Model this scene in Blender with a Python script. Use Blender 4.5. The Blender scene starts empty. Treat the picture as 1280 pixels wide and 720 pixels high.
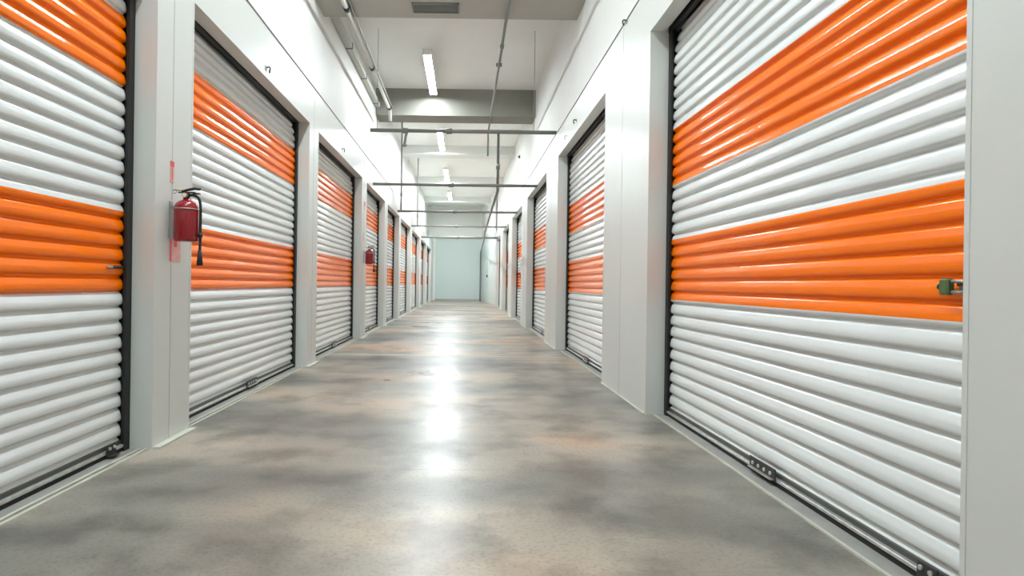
import bpy, math, random
from mathutils import Vector, Matrix
random.seed(7)
PI = math.pi
sc = bpy.context.scene
COL = sc.collection

# ------------------------------------------------------------------ camera, world, exposure
F_PX = 740.0
cam_d = bpy.data.cameras.new('camera')
cam_d.sensor_width = 36.0
cam_d.lens = 36.0 * F_PX / 1280.0
cam_d.shift_x = (640 - 580) / 1280.0
cam_d.shift_y = -(360 - 354.6) / 1280.0
cam_d.clip_start = 0.02
cam_d.clip_end = 200
cam = bpy.data.objects.new('camera', cam_d)
COL.objects.link(cam)
ROLL = 0.014
cam.matrix_world = Matrix.Translation((0, 0, 1.0)) @ Matrix.Rotation(PI / 2, 4, 'X') @ Matrix.Rotation(ROLL, 4, 'Z')
sc.camera = cam

w = bpy.data.worlds.new('world')
sc.world = w
w.use_nodes = True
w.node_tree.nodes['Background'].inputs[0].default_value = (1, 1, 1, 1)
w.node_tree.nodes['Background'].inputs[1].default_value = 0.3

vs = sc.view_settings
vs.view_transform = 'Standard'
vs.look = 'None'
vs.gamma = 1
vs.use_curve_mapping = False
vs.exposure = 1.15
LAMP = 66.0            # strength of the strip lights
sc.cycles.max_bounces = 10
sc.cycles.diffuse_bounces = 8
sc.cycles.sample_clamp_indirect = 6

# ------------------------------------------------------------------ measures (metres)
LD, LF = -1.983, -1.824      # left: door plane, wall face
RD, RF = 1.600, 1.427        # right: door plane, wall face
LU, RU = -2.10, 1.60         # faces of the walls above the partitions
LTOP, RTOP = 3.31, 3.38      # tops of the partitions
LHEAD, RHEAD = 2.85, 2.985   # undersides of the headers
CEIL = 5.5
Y0, Y1 = -6.0, 34.6
L_OPEN = [(0.53, 3.48), (3.95, 6.90), (7.33, 10.45), (10.98, 13.47), (13.97, 16.42), (16.90, 20.05), (20.55, 24.15), (24.7, 28.1), (28.65, 32.35)]
R_OPEN = [(1.69, 4.61), (6.08, 9.12), (10.42, 13.55), (14.85, 17.80), (19.15, 22.15), (23.60, 26.65)]

# ------------------------------------------------------------------ materials
def mat(name, color, rough=0.5, metal=0.0, spec=0.5, coat=0.0, noise=0.0, nscale=6.0, emit=None, estr=0.0, bump=0.0, bscale=40.0):
    m = bpy.data.materials.new(name)
    m.use_nodes = True
    nt = m.node_tree
    b = nt.nodes['Principled BSDF']
    b.inputs['Base Color'].default_value = (*color, 1)
    b.inputs['Roughness'].default_value = rough
    b.inputs['Metallic'].default_value = metal
    b.inputs['Specular IOR Level'].default_value = spec
    b.inputs['Coat Weight'].default_value = coat
    tc = nt.nodes.new('ShaderNodeTexCoord')
    if noise > 0:
        n = nt.nodes.new('ShaderNodeTexNoise')
        n.inputs['Scale'].default_value = nscale
        n.inputs['Detail'].default_value = 4
        nt.links.new(tc.outputs['Object'], n.inputs['Vector'])
        r = nt.nodes.new('ShaderNodeValToRGB')
        r.color_ramp.elements[0].position = 0.3
        r.color_ramp.elements[1].position = 0.7
        r.color_ramp.elements[0].color = (*[c * (1 - noise) for c in color], 1)
        r.color_ramp.elements[1].color = (*[min(1, c * (1 + noise)) for c in color], 1)
        nt.links.new(n.outputs['Fac'], r.inputs['Fac'])
        nt.links.new(r.outputs['Color'], b.inputs['Base Color'])
    if bump > 0:
        n2 = nt.nodes.new('ShaderNodeTexNoise')
        n2.inputs['Scale'].default_value = bscale
        nt.links.new(tc.outputs['Object'], n2.inputs['Vector'])
        bp = nt.nodes.new('ShaderNodeBump')
        bp.inputs['Strength'].default_value = bump
        bp.inputs['Distance'].default_value = 0.01
        nt.links.new(n2.outputs['Fac'], bp.inputs['Height'])
        nt.links.new(bp.outputs['Normal'], b.inputs['Normal'])
    if emit:
        b.inputs['Emission Color'].default_value = (*emit, 1)
        b.inputs['Emission Strength'].default_value = estr
    return m

M = {}
M['panel'] = mat('painted_panel', (0.61, 0.635, 0.61), 0.34, spec=0.45, noise=0.015, nscale=1.5)
M['seam'] = mat('panel_seam', (0.42, 0.43, 0.41), 0.5)
M['captrim'] = mat('partition_cap', (0.20, 0.20, 0.19), 0.6)
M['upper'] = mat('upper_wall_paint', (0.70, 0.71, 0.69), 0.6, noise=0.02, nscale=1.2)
M['ceiling'] = mat('ceiling_paint', (0.80, 0.80, 0.78), 0.8, noise=0.03, nscale=1.0)
M['farceiling'] = mat('white_ceiling_paint', (0.80, 0.81, 0.78), 0.75, noise=0.03, nscale=1.0)
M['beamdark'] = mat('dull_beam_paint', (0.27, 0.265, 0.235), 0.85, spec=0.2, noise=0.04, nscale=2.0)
M['beam'] = mat('beam_paint', (0.46, 0.455, 0.415), 0.8, noise=0.04, nscale=2.0)
M['endwall'] = mat('end_wall_paint', (0.60, 0.68, 0.665), 0.65, noise=0.03, nscale=0.8)
M['endwhite'] = mat('end_wall_white', (0.78, 0.79, 0.76), 0.5)
M['curtain'] = mat('white_steel', (0.73, 0.775, 0.775), 0.18, spec=0.5, noise=0.02, nscale=3.0)
M['orange'] = mat('orange_steel', (1.0, 0.19, 0.0), 0.15, spec=0.5, noise=0.02, nscale=3.0)
M['black'] = mat('black_rail', (0.012, 0.013, 0.012), 0.55)
M['dark'] = mat('dark_steel', (0.05, 0.052, 0.05), 0.5, metal=0.4)
M['bargrey'] = mat('dull_bar_steel', (0.07, 0.072, 0.066), 0.5, metal=0.2)
M['rubber'] = mat('black_rubber', (0.015, 0.015, 0.015), 0.8)
M['alu'] = mat('aluminium', (0.62, 0.63, 0.60), 0.38, metal=0.7, noise=0.15, nscale=30)
M['galv'] = mat('galvanised_steel', (0.36, 0.37, 0.35), 0.42, metal=0.5, noise=0.1, nscale=20)
M['pipegrey'] = mat('grey_pipe', (0.24, 0.25, 0.235), 0.5, metal=0.2)
M['pipewhite'] = mat('white_conduit', (0.70, 0.70, 0.64), 0.45)
M['ductgrey'] = mat('pale_raceway', (0.50, 0.52, 0.47), 0.55)
M['lampfar'] = mat('far_lamp_diffuser', (0.9, 0.9, 0.9), 0.5, emit=(0.92, 1.0, 1.03), estr=LAMP * 1.7)
M['lampnear'] = mat('near_lamp_diffuser', (0.9, 0.9, 0.9), 0.5, emit=(0.92, 1.0, 1.03), estr=LAMP * 0.68)
M['lamp'] = mat('lamp_diffuser', (0.9, 0.9, 0.9), 0.5, emit=(0.92, 1.0, 1.03), estr=LAMP)
M['housing'] = mat('lamp_housing', (0.82, 0.82, 0.80), 0.4)
M['red'] = mat('extinguisher_red', (0.26, 0.004, 0.010), 0.22, coat=0.4, noise=0.06, nscale=12)
M['brass'] = mat('brass', (0.45, 0.33, 0.14), 0.35, metal=0.9)
M['label'] = mat('label_paper', (0.78, 0.74, 0.70), 0.6)
M['signred'] = mat('sign_red', (0.70, 0.06, 0.07), 0.45)
M['signpink'] = mat('faded_sign_pink', (0.72, 0.40, 0.37), 0.55, noise=0.12, nscale=25)
M['green'] = mat('green_lock_body', (0.10, 0.17, 0.075), 0.35, metal=0.3, noise=0.1, nscale=60)
M['sealant'] = mat('pale_sealant', (0.50, 0.51, 0.44), 0.6, noise=0.1, nscale=9)
M['sill'] = mat('grey_threshold', (0.30, 0.30, 0.28), 0.45, noise=0.1, nscale=5)
M['vent'] = mat('vent_grey', (0.17, 0.18, 0.175), 0.5)

def floor_material():
    m = bpy.data.materials.new('polished_concrete')
    m.use_nodes = True
    nt = m.node_tree
    N, Lk = nt.nodes, nt.links
    b = N['Principled BSDF']
    tc = N.new('ShaderNodeTexCoord')
    mp = N.new('ShaderNodeMapping')
    mp.inputs['Scale'].default_value = (0.55, 1.0, 1.0)
    Lk.new(tc.outputs['Object'], mp.inputs['Vector'])
    def noise(scale, detail, rough=0.5, src=mp):
        n = N.new('ShaderNodeTexNoise')
        n.inputs['Scale'].default_value = scale
        n.inputs['Detail'].default_value = detail
        n.inputs['Roughness'].default_value = rough
        Lk.new(src.outputs['Object'] if src is tc else src.outputs[0], n.inputs['Vector'])
        return n
    def ramp(n, stops):
        r = N.new('ShaderNodeValToRGB')
        el = r.color_ramp.elements
        el[0].position, el[0].color = stops[0][0], (*stops[0][1], 1)
        el[1].position, el[1].color = stops[-1][0], (*stops[-1][1], 1)
        for p, c in stops[1:-1]:
            el.new(p).color = (*c, 1)
        Lk.new(n.outputs['Fac'], r.inputs['Fac'])
        return r
    def mix(a, bb, fac, mode='MIX'):
        x = N.new('ShaderNodeMix')
        x.data_type = 'RGBA'
        x.blend_type = mode
        x.inputs[0].default_value = fac if not hasattr(fac, 'outputs') else 0
        if hasattr(fac, 'outputs'):
            Lk.new(fac.outputs[0], x.inputs[0])
        Lk.new(a, x.inputs[6])
        Lk.new(bb, x.inputs[7])
        return x
    big = ramp(noise(0.75, 3.0, 0.5), [(0.30, (0.09, 0.09, 0.082)), (0.44, (0.22, 0.21, 0.182)), (0.56, (0.37, 0.325, 0.262)), (0.70, (0.52, 0.34, 0.21))])
    streak = ramp(noise(2.4, 4, 0.55, tc), [(0.34, (0.42, 0.42, 0.42)), (0.54, (1, 1, 1)), (1.0, (1.06, 1.05, 1.03))])
    speck = ramp(noise(55, 3, 0.7, tc), [(0.34, (0.50, 0.48, 0.46)), (0.50, (1, 1, 1)), (1.0, (1.03, 1.03, 1.03))])
    c = mix(big.outputs[0], streak.outputs[0], 0.8, 'MULTIPLY')
    c2 = mix(c.outputs[2], speck.outputs[0], 0.5, 'MULTIPLY')
    Lk.new(c2.outputs[2], b.inputs['Base Color'])
    rr = ramp(noise(1.3, 3, 0.5), [(0.3, (0.27, 0.27, 0.27)), (0.7, (0.42, 0.42, 0.42))])
    Lk.new(rr.outputs[0], b.inputs['Roughness'])
    b.inputs['Specular IOR Level'].default_value = 0.42
    return m
M['concrete'] = floor_material()

# ------------------------------------------------------------------ mesh helpers
class MB:
    def __init__(s):
        s.v, s.f, s.m, s.s = [], [], [], []
    def face(s, idx, mi=0, smooth=False):
        s.f.append(idx); s.m.append(mi); s.s.append(smooth)
    def box(s, a, b, mi=0, bev=0.0):
        x0, y0, z0 = [min(p, q) for p, q in zip(a, b)]
        x1, y1, z1 = [max(p, q) for p, q in zip(a, b)]
        o = len(s.v)
        if bev <= 0:
            s.v += [(x0, y0, z0), (x1, y0, z0), (x1, y1, z0), (x0, y1, z0), (x0, y0, z1), (x1, y0, z1), (x1, y1, z1), (x0, y1, z1)]
            for q in ((0, 3, 2, 1), (4, 5, 6, 7), (0, 1, 5, 4), (1, 2, 6, 5), (2, 3, 7, 6), (3, 0, 4, 7)):
                s.face([o + i for i in q], mi)
            return s
        # chamfered box: 24 vertices
        c = bev
        P = {}
        X, Y, Z = (x0, x1), (y0, y1), (z0, z1)
        for i in (0, 1):
            for j in (0, 1):
                for k in (0, 1):
                    di, dj, dk = c * (1 - 2 * i), c * (1 - 2 * j), c * (1 - 2 * k)
                    P[i, j, k, 0] = len(s.v); s.v.append((X[i], Y[j] + dj, Z[k] + dk))
                    P[i, j, k, 1] = len(s.v); s.v.append((X[i] + di, Y[j], Z[k] + dk))
                    P[i, j, k, 2] = len(s.v); s.v.append((X[i] + di, Y[j] + dj, Z[k]))
        cen = Vector(((x0 + x1) / 2, (y0 + y1) / 2, (z0 + z1) / 2))
        def add(q):
            vs_ = [Vector(s.v[i]) for i in q]
            n = (vs_[1] - vs_[0]).cross(vs_[2] - vs_[0])
            mid = sum(vs_, Vector()) / len(vs_) - cen
            s.face(list(q) if n.dot(mid) > 0 else list(q)[::-1], mi)
        for i in (0, 1):
            add((P[i, 0, 0, 0], P[i, 1, 0, 0], P[i, 1, 1, 0], P[i, 0, 1, 0]))
            add((P[0, i, 0, 1], P[1, i, 0, 1], P[1, i, 1, 1], P[0, i, 1, 1]))
            add((P[0, 0, i, 2], P[1, 0, i, 2], P[1, 1, i, 2], P[0, 1, i, 2]))
            for j in (0, 1):
                add((P[i, j, 0, 0], P[i, j, 1, 0], P[i, j, 1, 1], P[i, j, 0, 1]))
                add((P[i, 0, j, 0], P[i, 1, j, 0], P[i, 1, j, 2], P[i, 0, j, 2]))
                add((P[0, i, j, 1], P[1, i, j, 1], P[1, i, j, 2], P[0, i, j, 2]))
                for k in (0, 1):
                    add((P[i, j, k, 0], P[i, j, k, 1], P[i, j, k, 2]))
        return s
    def tube(s, pts, r, n=12, mi=0, caps=True):
        pts = [Vector(p) for p in pts]
        rs = r if isinstance(r, (list, tuple)) else [r] * len(pts)
        o = len(s.v)
        prev = None
        for i, p in enumerate(pts):
            if i == 0: d = pts[1] - p
            elif i == len(pts) - 1: d = p - pts[i - 1]
            else: d = (pts[i + 1] - p).normalized() + (p - pts[i - 1]).normalized()
            d.normalize()
            if prev is None:
                u = d.orthogonal().normalized()
            else:
                u = (prev - d * prev.dot(d)).normalized()
            prev = u
            v = d.cross(u)
            for k in range(n):
                a = 2 * PI * k / n
                s.v.append(tuple(p + (u * math.cos(a) + v * math.sin(a)) * rs[i]))
        for i in range(len(pts) - 1):
            for k in range(n):
                a, b2 = o + i * n + k, o + i * n + (k + 1) % n
                s.face([a, b2, b2 + n, a + n], mi, True)
        if caps:
            s.face([o + k for k in range(n)][::-1], mi)
            s.face([o + (len(pts) - 1) * n + k for k in range(n)], mi)
        return s
    def lathe(s, prof, c=(0, 0, 0), n=24, mi=0):
        o = len(s.v)
        for r, z in prof:
            for k in range(n):
                a = 2 * PI * k / n
                s.v.append((c[0] + r * math.cos(a), c[1] + r * math.sin(a), c[2] + z))
        for i in range(len(prof) - 1):
            for k in range(n):
                a, b2 = o + i * n + k, o + i * n + (k + 1) % n
                s.face([a, b2, b2 + n, a + n], mi, True)
        s.face([o + k for k in range(n)][::-1], mi)
        s.face([o + (len(prof) - 1) * n + k for k in range(n)], mi)
        return s
    def build(s, name, mats, parent=None):
        me = bpy.data.meshes.new(name)
        me.from_pydata(s.v, [], s.f)
        for m in (mats if isinstance(mats, (list, tuple)) else [mats]):
            me.materials.append(m)
        me.polygons.foreach_set('material_index', s.m)
        me.polygons.foreach_set('use_smooth', s.s)
        me.update()
        ob = bpy.data.objects.new(name, me)
        COL.objects.link(ob)
        if parent is not None:
            ob.parent = parent
        return ob

def struct(name, mb, mats):
    o = mb.build(name, mats)
    o['kind'] = 'structure'
    return o

def thing(name, label, cat, loc=(0, 0, 0), rotz=0.0, group=None):
    o = bpy.data.objects.new(name, None)
    COL.objects.link(o)
    o.location = loc
    o.rotation_euler = (0, 0, rotz)
    o.empty_display_size = 0.1
    o['label'] = label
    o['category'] = cat
    if group: o['group'] = group
    return o

def copy_thing(root, loc, label):
    r = root.copy(); COL.objects.link(r); r.location = loc; r['label'] = label
    for ch in list(root.children):
        c = ch.copy(); COL.objects.link(c); c.parent = r
        for g in ch.children:
            d = g.copy(); COL.objects.link(d); d.parent = c
    return r

# ------------------------------------------------------------------ floor
b = MB()
FX0, FX1 = -2.7, 2.4
joints = [-1.9, 3.18, 8.2, 13.2, 18.2, 23.2, 28.2, 33.2]
ys = [Y0 - 0.2] + joints + [Y1 + 0.2]
for a, c in zip(ys[:-1], ys[1:]):
    b.box((FX0, a + (0.0015 if a == 3.18 else 0.03 if a == 8.2 else 0.006), -0.12), (FX1, c - (0.0015 if c == 3.18 else 0.03 if c == 8.2 else 0.006), 0), 0)
b.box((FX0, Y0 - 0.2, -0.16), (FX1, Y1 + 0.2, -0.0006), 1)
struct('floor', b, [M['concrete'], M['sealant']])

# ------------------------------------------------------------------ partition walls with door openings
def partition(name, face, side, openings, head, top):
    """side -1: wall lies to the left of its face; +1: to the right"""
    b = MB()
    deep, thin = face + side * 0.50, face + side * 0.115
    edges = [Y0] + [e for o in openings for e in o] + [Y1 if side < 0 else 29.2]
    piers = list(zip(edges[0::2], edges[1::2]))
    for y0, y1 in piers:
        b.box((face, y0, 0), (deep, y1, top), 0)
        # slim folded edge of the jamb cladding and the vertical panel seams
        if y1 - y0 > 1.0 and y0 > 0:
            for q in (0.54,):
                ym = y0 + (y1 - y0) * q
                b.box((face - side * 0.0012, ym, 0.0), (face, ym + 0.006, top - 0.02), 1)
        elif y0 > 0:
            ym = y0 + 0.2
            b.box((face - side * 0.0012, ym, 0.0), (face, ym + 0.005, top - 0.02), 1)
        for yy in (y0, y1 - 0.018):
            if 0 < yy < 33:
                b.box((face - side * 0.002, yy, 0.0), (face, yy + 0.018, head), 0)
    for y0, y1 in openings:
        b.box((face, y0, head), (thin, y1, top), 0)
        b.box((face - side * 0.002, y0, head), (face, y1, head + 0.018), 0)
        b.box((thin, y0, top - 0.04), (deep, y1, top), 0)
        b.box((deep - side * 0.02, y0, 0), (deep, y1, top - 0.04), 2)
    return struct(name, b, [M['panel'], M['seam'], M['black']])
partition('wall_left', LF, -1, L_OPEN, LHEAD, LTOP)
partition('wall_right', RF, 1, R_OPEN, RHEAD, RTOP)

b = MB(); b.box((LF - 0.5, Y0, LTOP), (LF + 0.006, 15.1, LTOP + 0.012)); struct('trim_1', b, M['captrim'])
b = MB(); b.box((RF + 0.5, Y0, RTOP), (RF - 0.006, 20.0, RTOP + 0.012)); struct('trim_2', b, M['captrim'])

b = MB()
b.box((LU, Y0, LTOP + 0.012), (LU - 0.25, Y1, CEIL))
struct('wall_left_upper', b, M['upper'])
b = MB()
b.box((RU, Y0, RTOP + 0.012), (RU + 0.25, Y1, CEIL))
struct('wall_right_upper', b, M['upper'])

# end walls
b = MB()
b.box((-2.7, Y1, 0), (2.4, Y1 + 0.15, 3.66), 0)
b.box((-2.7, Y1, 3.66), (2.4, Y1 + 0.15, CEIL), 1)
b.box((LF, Y1 - 0.03, 0), (-1.70, Y1, 3.66), 1)
b.box((-1.70, Y1 - 0.02, 0), (1.0, Y1, 0.10), 2)
b.box((-1.70, Y1 - 0.012, 3.60), (1.4, Y1, 3.66), 2)
struct('wall_end', b, [M['endwall'], M['endwhite'], M['seam']])
b = MB(); b.box((-2.7, Y0 - 0.15, 0), (2.4, Y0, CEIL)); struct('wall_entrance', b, M['upper'])

# angled wall closing the right side at the far end, with a flush service door in it
def angled(p0, p1, h0, h1, t, b, mi=0):
    p0, p1 = Vector((*p0, 0)), Vector((*p1, 0))
    n = (p1 - p0).cross(Vector((0, 0, 1))).normalized() * t
    o = len(b.v)
    for z in (h0, h1):
        for p in (p0, p1, p1 + n, p0 + n):
            b.v.append((p.x, p.y, z))
    for q in ((0, 3, 2, 1), (4, 5, 6, 7), (0, 1, 5, 4), (1, 2, 6, 5), (2, 3, 7, 6), (3, 0, 4, 7)):
        b.face([o + i for i in q], mi)
A0, A1 = Vector((RF, 29.2)), Vector((1.02, Y1))
b = MB(); angled(A0, A1, 0, 3.66, 0.12, b); angled(A0, A1, 3.66, CEIL, 0.12, b, 1)
struct('wall_angled', b, [M['endwall'], M['endwhite']])
b = MB()
q0, q1 = A0.lerp(A1, 0.35), A0.lerp(A1, 0.85)
angled(q0, q1, 0.02, 2.3, -0.025, b)
d1 = struct('door_1', b, M['endwall'])
b = MB()
qh = A0.lerp(A1, 0.40)
b.box((qh.x - 0.09, qh.y - 0.09, 1.36), (qh.x - 0.02, qh.y + 0.09, 1.48), bev=0.01)
b.build('door_handle', M['dark'], d1)

# ------------------------------------------------------------------ ceiling and beams
b = MB()
b.box((-2.7, Y0 - 0.15, CEIL), (2.4, 14.0, CEIL + 0.15), 0)
b.box((-2.7, 14.0, CEIL), (2.4, Y1 + 0.15, CEIL + 0.15), 1)
struct('ceiling', b, [M['ceiling'], M['farceiling']])
PITCH = 5.65
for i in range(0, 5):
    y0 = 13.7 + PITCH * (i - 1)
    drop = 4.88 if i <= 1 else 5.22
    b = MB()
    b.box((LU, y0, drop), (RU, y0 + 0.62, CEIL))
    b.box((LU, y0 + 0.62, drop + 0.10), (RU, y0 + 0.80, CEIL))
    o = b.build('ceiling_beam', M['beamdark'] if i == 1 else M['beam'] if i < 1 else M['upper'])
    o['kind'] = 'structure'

# ------------------------------------------------------------------ floor details at the openings
def floor_strips(name, face, door, side, openings):
    b = MB()
    for y0, y1 in openings:
        b.box((face + side * 0.06, y0, 0), (door - side * 0.01, y1, 0.004), 0)      # apron in the opening
        b.box((face + side * 0.055, y0, 0), (face + side * 0.070, y1, 0.009), 1)    # pale edge in front of the apron
        if side < 0:
            b.box((face + side * 0.020, y0, 0), (face + side * 0.036, y1, 0.007), 1)
    return struct(name, b, [M['sill'], M['sealant']])
floor_strips('trim_3', LF, LD, -1, L_OPEN)
floor_strips('trim_4', RF, RD, 1, R_OPEN)
b = MB()
for y0, y1 in zip([o[1] for o in L_OPEN[:-1]], [o[0] for o in L_OPEN[1:]]):
    b.box((LF, y0 + 0.01, 0), (LF + 0.045, y1 + 0.02, 0.012), 0)
for y0, y1 in zip([o[1] for o in R_OPEN[:-1]], [o[0] for o in R_OPEN[1:]]):
    b.box((RF, y0 + 0.01, 0), (RF - 0.015, y1, 0.01), 0)
struct('trim_5', b, M['sealant'])

# ------------------------------------------------------------------ roll-up doors
RIB = [(0, 0), (.03, .14), (.07, .52), (.11, .80), (.16, .92), (.23, .975), (.33, 1.0), (.42, .99), (.50, .945), (.60, .83), (.70, .71), (.78, .60), (.83, .47), (.88, .25), (.93, .06), (.97, 0.0), (1.001, 0)]
def roll_up_door(side, y0, y1, label, group):
    """local +x points into the corridor, local y along it; x = 0 is the door plane"""
    left = side < 0
    plane, face, head = (LD, LF, LHEAD) if left else (RD, RF, RHEAD)
    pitch = 0.0845 if left else 0.0875
    bands = ((0.925, 1.388), (2.115, 2.527)) if left else ((0.90, 1.357), (1.775, 2.208))
    ym, w = (y0 + y1) / 2, (y1 - y0)
    root = thing('roll_up_door', label, 'door', (plane, ym, 0), 0 if left else PI, group)
    depth = abs(face - plane)
    hw = w / 2
    hc = hw - 0.045
    A = 0.022
    b = MB()
    n = 20
    z = 0.055
    rows = []
    top = head + 0.03
    k = 0
    while z < top:
        t = z / pitch
        t -= math.floor(t)
        for (ta, va), (tb, vb) in zip(RIB[:-1], RIB[1:]):
            if ta <= t <= tb:
                v = va + (vb - va) * (t - ta) / (tb - ta)
                break
        x = 0.004 - A * (1 - v)
        # the curtain leans back where it climbs on to its barrel
        if z > head - 0.25:
            x -= 0.35 * (z - head + 0.25) ** 2 * 2.0
        rows.append((x, z))
        z += pitch / n
    nseg = 1
    o = len(b.v)
    for x, z in rows:
        for j in (0, 1):
            b.v.append((x, -hc if j == 0 else hc, z))
    for i in range(len(rows) - 1):
        zc = (rows[i][1] + rows[i + 1][1]) / 2
        mi = 1 if any(lo < zc < hi for lo, hi in bands) else 0
        a = o + 2 * i
        b.face([a, a + 1, a + 3, a + 2], mi, True)
    b.build('curtain', [M['curtain'], M['orange']], root)
    # black side guides: one mesh each
    for s in (-1, 1):
        g = MB()
        ya, yb = s * hw, s * (hw - 0.055)
        g.box((-0.035, ya, 0.0), (-0.045 + 0.0, yb, head), 0)
        g.box((0.012, ya, 0.0), (0.030, yb, head), 0)
        g.box((-0.045, ya, 0.0), (0.030, s * (hw - 0.008), head), 0)
        g.build('guide_rail', M['black'], root)
    g = MB()
    g.box((-0.12, -hw, head - 0.05), (depth - 0.118, hw, head + 0.02))
    hb = MB()
    hb.box((-0.005, -hw, head - 0.012), (0.035, hw, head + 0.10))
    hb.build('header_seal', M['black'], root)
    dr = MB()
    dr.tube([(-0.19, -hc, head + 0.18), (-0.19, hc, head + 0.18)], 0.13, 20)
    dr.build('barrel', M['dark'], root)
    bb = MB()
    bb.box((-0.020, -hc, 0.040), (0.006, hc, 0.066), 0, 0.002)
    bb.box((0.004, -hc, 0.028), (0.026, hc, 0.044), 1, 0.002)
    bb.box((-0.015, -hc, 0.004), (0.020, hc, 0.030), 2)
    bar = bb.build('bottom_bar', [M['bargrey'], M['alu'], M['rubber']], root)
    sp = MB()
    sy = 0.06 if left else 0.06
    sp.box((0.026, sy - 0.13, 0.030), (0.034, sy + 0.13, 0.092), 0, 0.002)
    for q in (-0.09, -0.03, 0.03, 0.09):
        sp.tube([(0.034, sy + q, 0.062), (0.040, sy + q, 0.062)], 0.010, 10, 1)
    sp.box((0.034, sy - 0.12, 0.034), (0.050, sy + 0.12, 0.040), 1)
    sp.build('lift_plate', [M['dark'], M['alu']], bar)
    return root

left_labels = [
 'white roll-up door with orange bands beside the camera, its near part cut off, left of the large red fire extinguisher',
 'tall white and orange roll-up door directly beyond the large red fire extinguisher',
 'white and orange corrugated roll-up door in the left wall, third from the camera, ending at the pillar with the small extinguisher',
 'left-wall roll-up door just beyond the small distant fire extinguisher, fourth from the camera',
 'narrow sliver of corrugated roll-up door in the left wall, fifth from the camera',
 'thin sliver of roll-up door in the left wall, sixth from the camera',
 'distant roll-up door in the left wall seen edge-on, seventh from the camera',
 'distant edge-on roll-up door in the left wall, next to last before the pale end wall',
 'farthest roll-up door of the left wall, touching the pale end wall']
right_labels = [
 'largest white and orange roll-up door, on the right wall, with a green padlock',
 'white and orange roll-up door in the right wall beyond the wide white pillar, second from the camera',
 'roll-up door in the right wall with two small orange bands, third from the camera',
 'dark-edged sliver of roll-up door in the right wall, fourth from the camera',
 'distant edge-on roll-up door in the right wall, next to last before the service door',
 'farthest roll-up door of the right wall, beside the angled service door']
LDOORS = [roll_up_door(-1, a, c, l, 'roll-up doors of the left wall') for (a, c), l in zip(L_OPEN, left_labels)]
RDOORS = [roll_up_door(1, a, c, l, 'roll-up doors of the right wall') for (a, c), l in zip(R_OPEN, right_labels)]

# slide latch on the nearest left door
rt = LDOORS[0]
cy = sum(L_OPEN[0]) / 2
b = MB()
b.box((0.002, 3.28 - cy, 1.058), (0.008, 3.42 - cy, 1.076), 0, 0.002)
b.tube([(0.014, 3.29 - cy, 1.067), (0.014, 3.44 - cy, 1.067)], 0.005, 10, 0)
b.box((0.008, 3.27 - cy, 1.060), (0.022, 3.31 - cy, 1.074), 1, 0.003)
lt = b.build('slide_latch', [M['dark'], M['alu']], rt)
lt['label'] = 'dark slide latch with a bright steel tip'
# hasp on the nearest right door and its padlock
rt = RDOORS[0]
cy = sum(R_OPEN[0]) / 2
def ry(y): return -(y - cy)          # right doors are turned half round
b = MB()
b.box((0.004, ry(1.74), 0.989), (0.012, ry(1.90), 1.034), 0, 0.002)
b.box((0.012, ry(1.77), 0.996), (0.030, ry(1.81), 1.028), 1, 0.003)
b.tube([(0.020, ry(1.89), 1.019), (0.020, ry(1.74), 1.019)], 0.007, 10, 1)
hs = b.build('hasp', [M['galv'], M['brass']], rt)
pl = thing('padlock', 'small green padlock fastened sideways on the orange band of the largest door', 'padlock', (RD - 0.03, 1.925, 0.985))
b = MB()
b.box((-0.014, -0.018, 0.0), (0.014, 0.020, 0.054), 0, 0.006)
b.tube([(0, 0.026, 0.027), (0, 0.031, 0.027)], 0.010, 14, 0)
b.build('lock_body', M['green'], pl)
b = MB()
pts = [(0, -0.022, 0.010)] + [(0, -0.060 - 0.017 * math.sin(a), 0.027 - 0.017 * math.cos(a)) for a in [i * PI / 8 for i in range(9)]] + [(0, -0.022, 0.044)]
b.tube(pts, 0.0058, 12)
b.build('shackle', M['galv'], pl)

for rt, yl in ((RDOORS[0], ry(1.99)), (LDOORS[0], 3.30 - sum(L_OPEN[0]) / 2)):
    b = MB()
    b.box((0.026, yl - 0.045, 0.012), (0.032, yl + 0.045, 0.080), 0, 0.002)
    b.box((0.032, yl - 0.035, 0.014), (0.060, yl + 0.035, 0.020), 0, 0.002)
    for q in (-0.022, 0.022):
        b.tube([(0.032, yl + q, 0.058), (0.040, yl + q, 0.058)], 0.009, 10, 1)
    b.build('foot_bracket', [M['dark'], M['alu']], rt)

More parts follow.
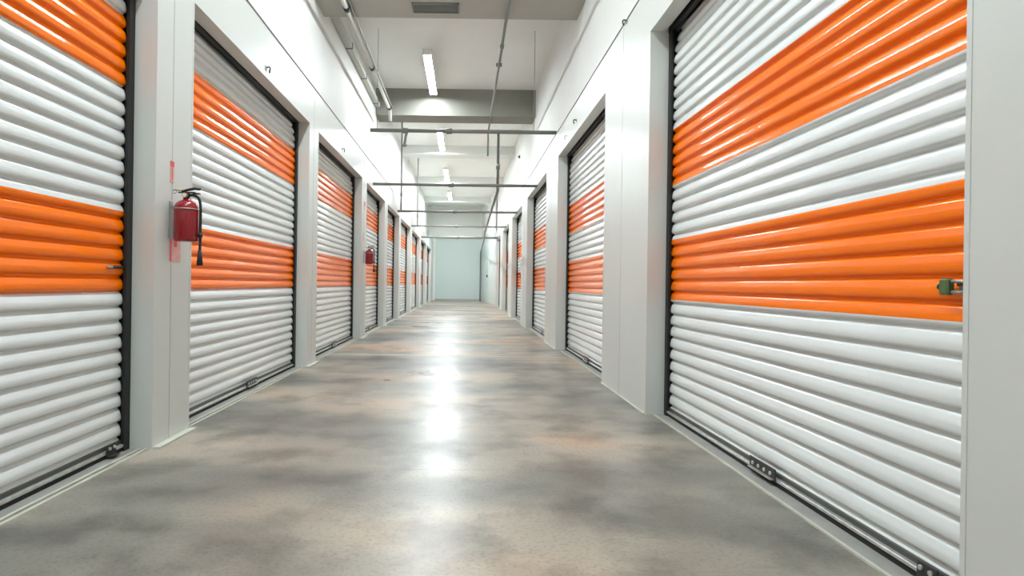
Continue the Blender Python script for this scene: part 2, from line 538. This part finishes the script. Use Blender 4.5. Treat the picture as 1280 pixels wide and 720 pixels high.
# ------------------------------------------------------------------ fire extinguishers
def extinguisher(loc, label):
    """base of the cylinder at the origin, wall behind at -x"""
    t = thing('fire_extinguisher', label, 'fire extinguisher', loc, 0, 'red fire extinguishers on the left wall')
    R = 0.073
    b = MB()
    prof = [(R * 0.80, 0.0), (R * 0.93, 0.004), (R, 0.016), (R, 0.195), (R * 0.96, 0.218), (R * 0.82, 0.238), (R * 0.55, 0.252), (R * 0.32, 0.258), (R * 0.30, 0.266)]
    b.lathe(prof, n=32)
    cy = b.build('cylinder', M['red'], t)
    b = MB(); b.lathe([(0.016, 0.262), (0.019, 0.264), (0.019, 0.300), (0.014, 0.304)], n=18)
    b.build('valve', M['black'], t)
    b = MB()
    b.box((-0.05, -0.011, 0.302), (0.055, 0.011, 0.308), 0, 0.001)
    b.box((0.040, -0.011, 0.294), (0.082, 0.011, 0.302), 0, 0.001)
    b.build('carry_handle', M['black'], t)
    b = MB()
    o = len(b.v)
    b.tube([(-0.030, 0, 0.310), (0.01, 0, 0.322), (0.05, 0, 0.330), (0.085, 0, 0.326)], 0.0085, 8)
    b.build('lever', M['black'], t)
    b = MB()
    b.tube([(0, -0.016, 0.285), (0, -0.032, 0.285)], 0.015, 16, 0)
    b.tube([(0, -0.032, 0.285), (0, -0.034, 0.285)], 0.012, 16, 1)
    b.build('gauge', [M['brass'], M['label']], t)
    b = MB()
    b.tube([(-0.02, 0, 0.316), (-0.080, 0, 0.320)], 0.0035, 8)
    b.tube([(-0.075 - 0.011 * math.cos(a), 0, 0.310 + 0.011 * math.sin(a)) for a in [i * PI / 6 for i in range(12)]], 0.0022, 6)
    b.build('safety_pin', M['brass'], t)
    b = MB()
    P = [(0.016, 0, 0.288), (0.045, 0, 0.288), (0.074, 0, 0.270), (0.086, 0, 0.225), (0.087, 0, 0.12), (0.087, 0, 0.02), (0.086, 0, -0.06)]
    Q = []
    for i in range(len(P) - 1):
        for k in range(4):
            u = k / 4
            p0 = Vector(P[max(i - 1, 0)]); p1 = Vector(P[i]); p2 = Vector(P[i + 1]); p3 = Vector(P[min(i + 2, len(P) - 1)])
            Q.append(0.5 * ((2 * p1) + (-p0 + p2) * u + (2 * p0 - 5 * p1 + 4 * p2 - p3) * u * u + (-p0 + 3 * p1 - 3 * p2 + p3) * u ** 3))
    Q.append(Vector(P[-1]))
    b.tube(Q, 0.0085, 10)
    hose = b.build('hose', M['rubber'], t)
    b = MB()
    b.tube([(0.086, 0, -0.05), (0.086, 0, -0.09), (0.086, 0, -0.145)], [0.010, 0.014, 0.020], 14)
    b.build('nozzle', M['black'], hose)
    b = MB(); b.tube([(0.087, 0, 0.03), (0.087, 0, 0.055)], 0.015, 12)
    b.build('hose_clip', M['black'], hose)
    b = MB()
    b.box((-0.100, -0.02, 0.02), (-0.092, 0.02, 0.25), 0, 0.002)
    b.box((-0.092, -0.012, 0.205), (-R + 0.004, 0.012, 0.22), 0)
    b.tube([((R + 0.003) * math.cos(a), (R + 0.003) * math.sin(a), 0.20) for a in [i * 2 * PI / 32 for i in range(33)]], 0.003, 6, 0)
    b.build('wall_bracket', M['galv'], t)
    return t
ext = extinguisher((LF + 0.100, 3.665, 1.235), 'large red fire extinguisher with black hose on the nearest left pillar')
copy_thing(ext, (LF + 0.100, 10.74, 1.33), 'small distant red fire extinguisher on a pillar farther along the left wall')

def sticker(y0, y1, z0, z1, label, stripes, base, name='wall_sign', cat='sign'):
    b = MB()
    b.box((0, 0, 0), (0.003, y1 - y0, z1 - z0), 0)
    for (a, c, d, e) in stripes:
        b.box((0.003, a, c), (0.0036, d, e), 1)
    o = b.build(name, [base, M['signred']])
    o.location = (LF, y0, z0)
    o['label'] = label
    o['category'] = cat
    return o
sticker(3.655, 3.700, 1.605, 1.735, 'small red and white strip sign above the large fire extinguisher',
        [(0.0, 0.095, 0.045, 0.13), (0.016, 0.01, 0.028, 0.095)], M['signpink'])
sticker(3.66, 3.80, 1.115, 1.262, 'faded pink notice under the large red fire extinguisher',
        [(0.0, 0.0, 0.02, 0.147), (0.05, 0.09, 0.09, 0.125)], M['signpink'])
sticker(10.68, 10.82, 2.30, 2.46, 'small red sign high on the pillar of the distant extinguisher',
        [(0.0, 0.08, 0.14, 0.16), (0.04, 0.0, 0.10, 0.08)], M['label'])
sticker(10.68, 10.80, 1.74, 1.90, 'pale notice with a red edge just above the small distant fire extinguisher',
        [(0.0, 0.0, 0.03, 0.16)], M['label'])

# ------------------------------------------------------------------ strip lights
def strip_light(y, label):
    t = thing('strip_light', label, 'ceiling light', (-0.755, y, 5.30), 0, 'strip lights along the ceiling')
    b = MB(); b.box((-0.080, -1.22, 0.020), (0.080, 1.22, 0.10), 0, 0.004)
    for s in (-1, 1):
        b.box((s * 0.070, -1.22, -0.004), (s * 0.080, 1.22, 0.0205))
    for q in (-0.8, 0.8):
        b.tube([(0, q, 0.10), (0, q, 0.20)], 0.008, 8)
    b.build('housing', M['housing'], t)
    b = MB(); b.box((-0.069, -1.16, 0.0), (0.069, 1.16, 0.019))
    b.build('diffuser', M['lamp'], t)
    for s in (-1, 1):
        b = MB(); b.box((-0.069, s * 1.16, -0.004), (0.069, s * 1.215, 0.019), 0, 0.003)
        b.build('end_cap', M['housing'], t)
    return t
proto = strip_light(12.32, 'long bright strip light hanging from the grey ceiling panel, the nearest in view')
lbl = {-1.5: 'added unseen strip light over the corridor just past the camera', -3: 'strip light behind the camera near the entrance wall', -2: 'strip light above the camera', -1: 'strip light over the corridor before the ceiling vent',  # first entry: unseen lamp added between the regular ones for unbroken door highlights
       1: 'strip light seen just behind the first crossing pipe', 2: 'strip light farther back, between the first and second crossing pipes',
       3: 'far strip light small above the end of the corridor'}
for k, l in lbl.items():
    c = copy_thing(proto, (-0.755, 12.32 + PITCH * k, 5.30), l)
    if k != 0:
        for ch in c.children:
            if ch.name.startswith('diffuser'):
                ch.material_slots[0].link = 'OBJECT'
                ch.material_slots[0].material = M['lampfar'] if k > 0 else M['lampnear']

# ------------------------------------------------------------------ ceiling vent on the first beam
t = thing('ceiling_vent', 'dark grey slotted air vent under the nearest ceiling beam', 'vent', (-0.45, 8.33, 4.88))
b = MB()
vx, vy = 0.33, 0.15
for a, c in (((-vx, -vy), (vx, -vy + 0.025)), ((-vx, vy - 0.025), (vx, vy)), ((-vx, -vy), (-vx + 0.025, vy)), ((vx - 0.025, -vy), (vx, vy))):
    b.box((*a, -0.016), (*c, 0.0))
b.build('vent_frame', M['vent'], t)
b = MB()
for i in range(7):
    yy = -vy + 0.035 + i * 0.035
    b.box((-vx + 0.02, yy, -0.012), (vx - 0.02, yy + 0.010, 0.0))
b.build('louvres', M['pipegrey'], t)

# ------------------------------------------------------------------ pipes and conduits
def pipe(name, label, cat, pts, r, m, couplings=(), group=None, crad=1.5, clen=0.05, n=12):
    t = thing(name, label, cat, pts[0], 0, group)
    o0 = Vector(pts[0])
    b = MB(); b.tube([Vector(p) - o0 for p in pts], r, n)
    b.build('tube', m, t)
    for p, ax in couplings:
        p = Vector(p) - o0
        d = Vector(ax) * clen
        c = MB(); c.tube([p - d, p + d], r * crad, n)
        c.build('coupling', M['dark'] if m is not M['pipegrey'] else M['pipegrey'], t)
    return t
g = 'pipes crossing the corridor overhead'
HB = 2.95
P1 = pipe('crossing_pipe', 'uppermost grey pipe crossing the corridor, just below the grey beam', 'pipe',
     [(-1.70, 10.5, 3.70), (RU, 10.5, 3.70)], 0.034, M['pipegrey'], [((-1.08, 10.5, 3.70), (1, 0, 0)), ((-0.3, 10.5, 3.70), (1, 0, 0)), ], g)
b = MB()
b.tube([(0.66, 0, 0), (0.63, 0, -0.10), (0.61, 0, -0.24)], 0.022, 10)
b.tube([(0.61, 0, -0.24), (0.61, 0, -0.28)], 0.035, 10)
b.build('sprinkler_drop', M['pipegrey'], P1)
for rx in (0.12, 2.9):
    b = MB(); b.tube([(rx, 0, 0), (rx, 0, CEIL - 3.70)], 0.006, 8); b.build('hanger_rod', M['galv'], P1)
for yy, l in ((11.72, 'second grey pipe crossing the corridor overhead, with a joint in its middle'), (16.1, 'third grey pipe crossing the corridor overhead'),
              (20.2, 'thin pale pipe crossing the corridor, fourth from the camera'), (25.0, 'dark farthest pipe crossing in front of the top of the end wall')):
    pipe('crossing_pipe', l, 'pipe', [(LF, yy, HB), (RF, yy, HB)], 0.030 if yy < 24 else 0.045, M['pipegrey'],
         [((-0.28, yy, HB), (1, 0, 0))], g)

pipe('riser_pipe', 'thin grey vertical pipe rising from the third crossing pipe at the left wall', 'pipe',
     [(-1.74, 16.1, HB + 0.03), (-1.74, 16.1, CEIL)], 0.022, M['pipegrey'], [((-1.74, 16.1, 3.4), (0, 0, 1))], 'vertical pipes')
pipe('riser_pipe', 'slim vertical pipe rising from the fourth crossing pipe near the left wall', 'pipe',
     [(-1.62, 20.2, HB + 0.03), (-1.62, 20.2, CEIL)], 0.020, M['pipegrey'], [((-1.62, 20.2, 3.3), (0, 0, 1))], 'vertical pipes')
pipe('electrical_conduit', 'dark conduit hanging under the ceiling, right of the bright strip light', 'conduit',
     [(0.56, -1.0, 4.85), (0.56, 15.1, 4.85), (0.57, 15.25, 4.7), (0.57, 15.3, 4.3)], 0.022, M['pipegrey'],
     [((0.56, 9.6, 4.85), (0, 1, 0)), ((0.56, 10.4, 4.85), (1, 0, 0))], None)
pipe('electrical_conduit', 'grey conduit dropping from the ceiling, then slanting back and down the end wall', 'conduit',
     [(0.57, 10.568, 3.73), (0.66, 12.1, 4.05), (0.66, 12.1, 2.90), (0.66, 14.6, 2.84), (0.72, 21.0, 2.84), (0.82, 25.0, 2.84), (0.94, Y1 - 0.08, 2.84), (0.94, Y1 - 0.07, 0.0)], 0.028, M['pipegrey'],
     [((0.66, 12.1, 3.4), (0, 0, 1))], None)
gc = 'conduits under the ceiling at the left wall'
pipe('electrical_conduit', 'pale round conduit under the ceiling along the upper left wall', 'conduit',
     [(-1.70, 0.5, 4.84), (-1.70, 13.15, 4.84), (-1.70, 13.25, 4.62)], 0.036, M['pipewhite'],
     [((-1.70, 8.3, 4.84), (0, 1, 0)), ((-1.70, 10.6, 4.84), (0, 1, 0)), ((-1.70, 13.0, 4.84), (0, 1, 0))], gc, 1.3)
pipe('electrical_conduit', 'thin dark conduit lying against the pale round one', 'conduit',
     [(-1.638, 2.0, 4.855), (-1.638, 13.1, 4.855)], 0.012, M['pipegrey'], [], gc)
t = thing('cable_raceway', 'flat pale green-grey raceway on the upper left wall beside the conduits', 'raceway', (-2.035, 9.0, 5.08))
b = MB(); b.box((-0.06, 0, -0.05), (0.05, 4.6, 0.04), 0, 0.005); b.build('channel', M['ductgrey'], t)
for q in (1.2, 2.7, 4.3):
    b = MB(); b.box((-0.06, q, -0.056), (0.058, q + 0.03, 0.046)); b.build('clamp', M['dark'], t)

# ------------------------------------------------------------------ small wall hardware
def wall_clip(x, y, z, side, label):
    t = thing('wire_clip', label, 'clip', (x, y, z), 0 if side < 0 else PI, 'small metal clips on the headers')
    b = MB(); b.box((0, -0.022, -0.022), (0.006, 0.022, 0.022), 0, 0.002); b.build('base_plate', M['galv'], t)
    b = MB(); b.tube([(0.006, 0, 0.005), (0.030, 0, 0.012), (0.040, 0, 0.0), (0.036, 0, -0.025), (0.03, 0.01, -0.04)], 0.007, 8); b.build('hook', M['dark'], t)
wall_clip(LF, 5.37, 2.93, -1, 'tiny metal clip above the second left door')
wall_clip(LF, 8.72, 2.955, -1, 'tiny metal clip above the third left door')
wall_clip(RF, 7.66, 3.13, 1, 'tiny metal clip above the second right door, the nearer of its pair')
wall_clip(RF, 8.34, 3.09, 1, 'tiny metal clip above the second right door, the farther of its pair')
wall_clip(RF, 5.30, 3.37, 1, 'small dark fastener on the top edge of the right partition')
t = thing('wall_sensor', 'small dark round sensor high on the far right upper wall', 'sensor', (RU, 17.4, 4.75), PI)
b = MB(); b.tube([(0, 0, 0), (0.03, 0, 0), (0.06, 0, 0)], [0.05, 0.045, 0.025], 14); b.build('sensor_head', M['dark'], t)
b = MB(); b.box((0, -0.05, -0.07), (0.012, 0.05, 0.05), 0, 0.003); b.build('back_box', M['galv'], t)
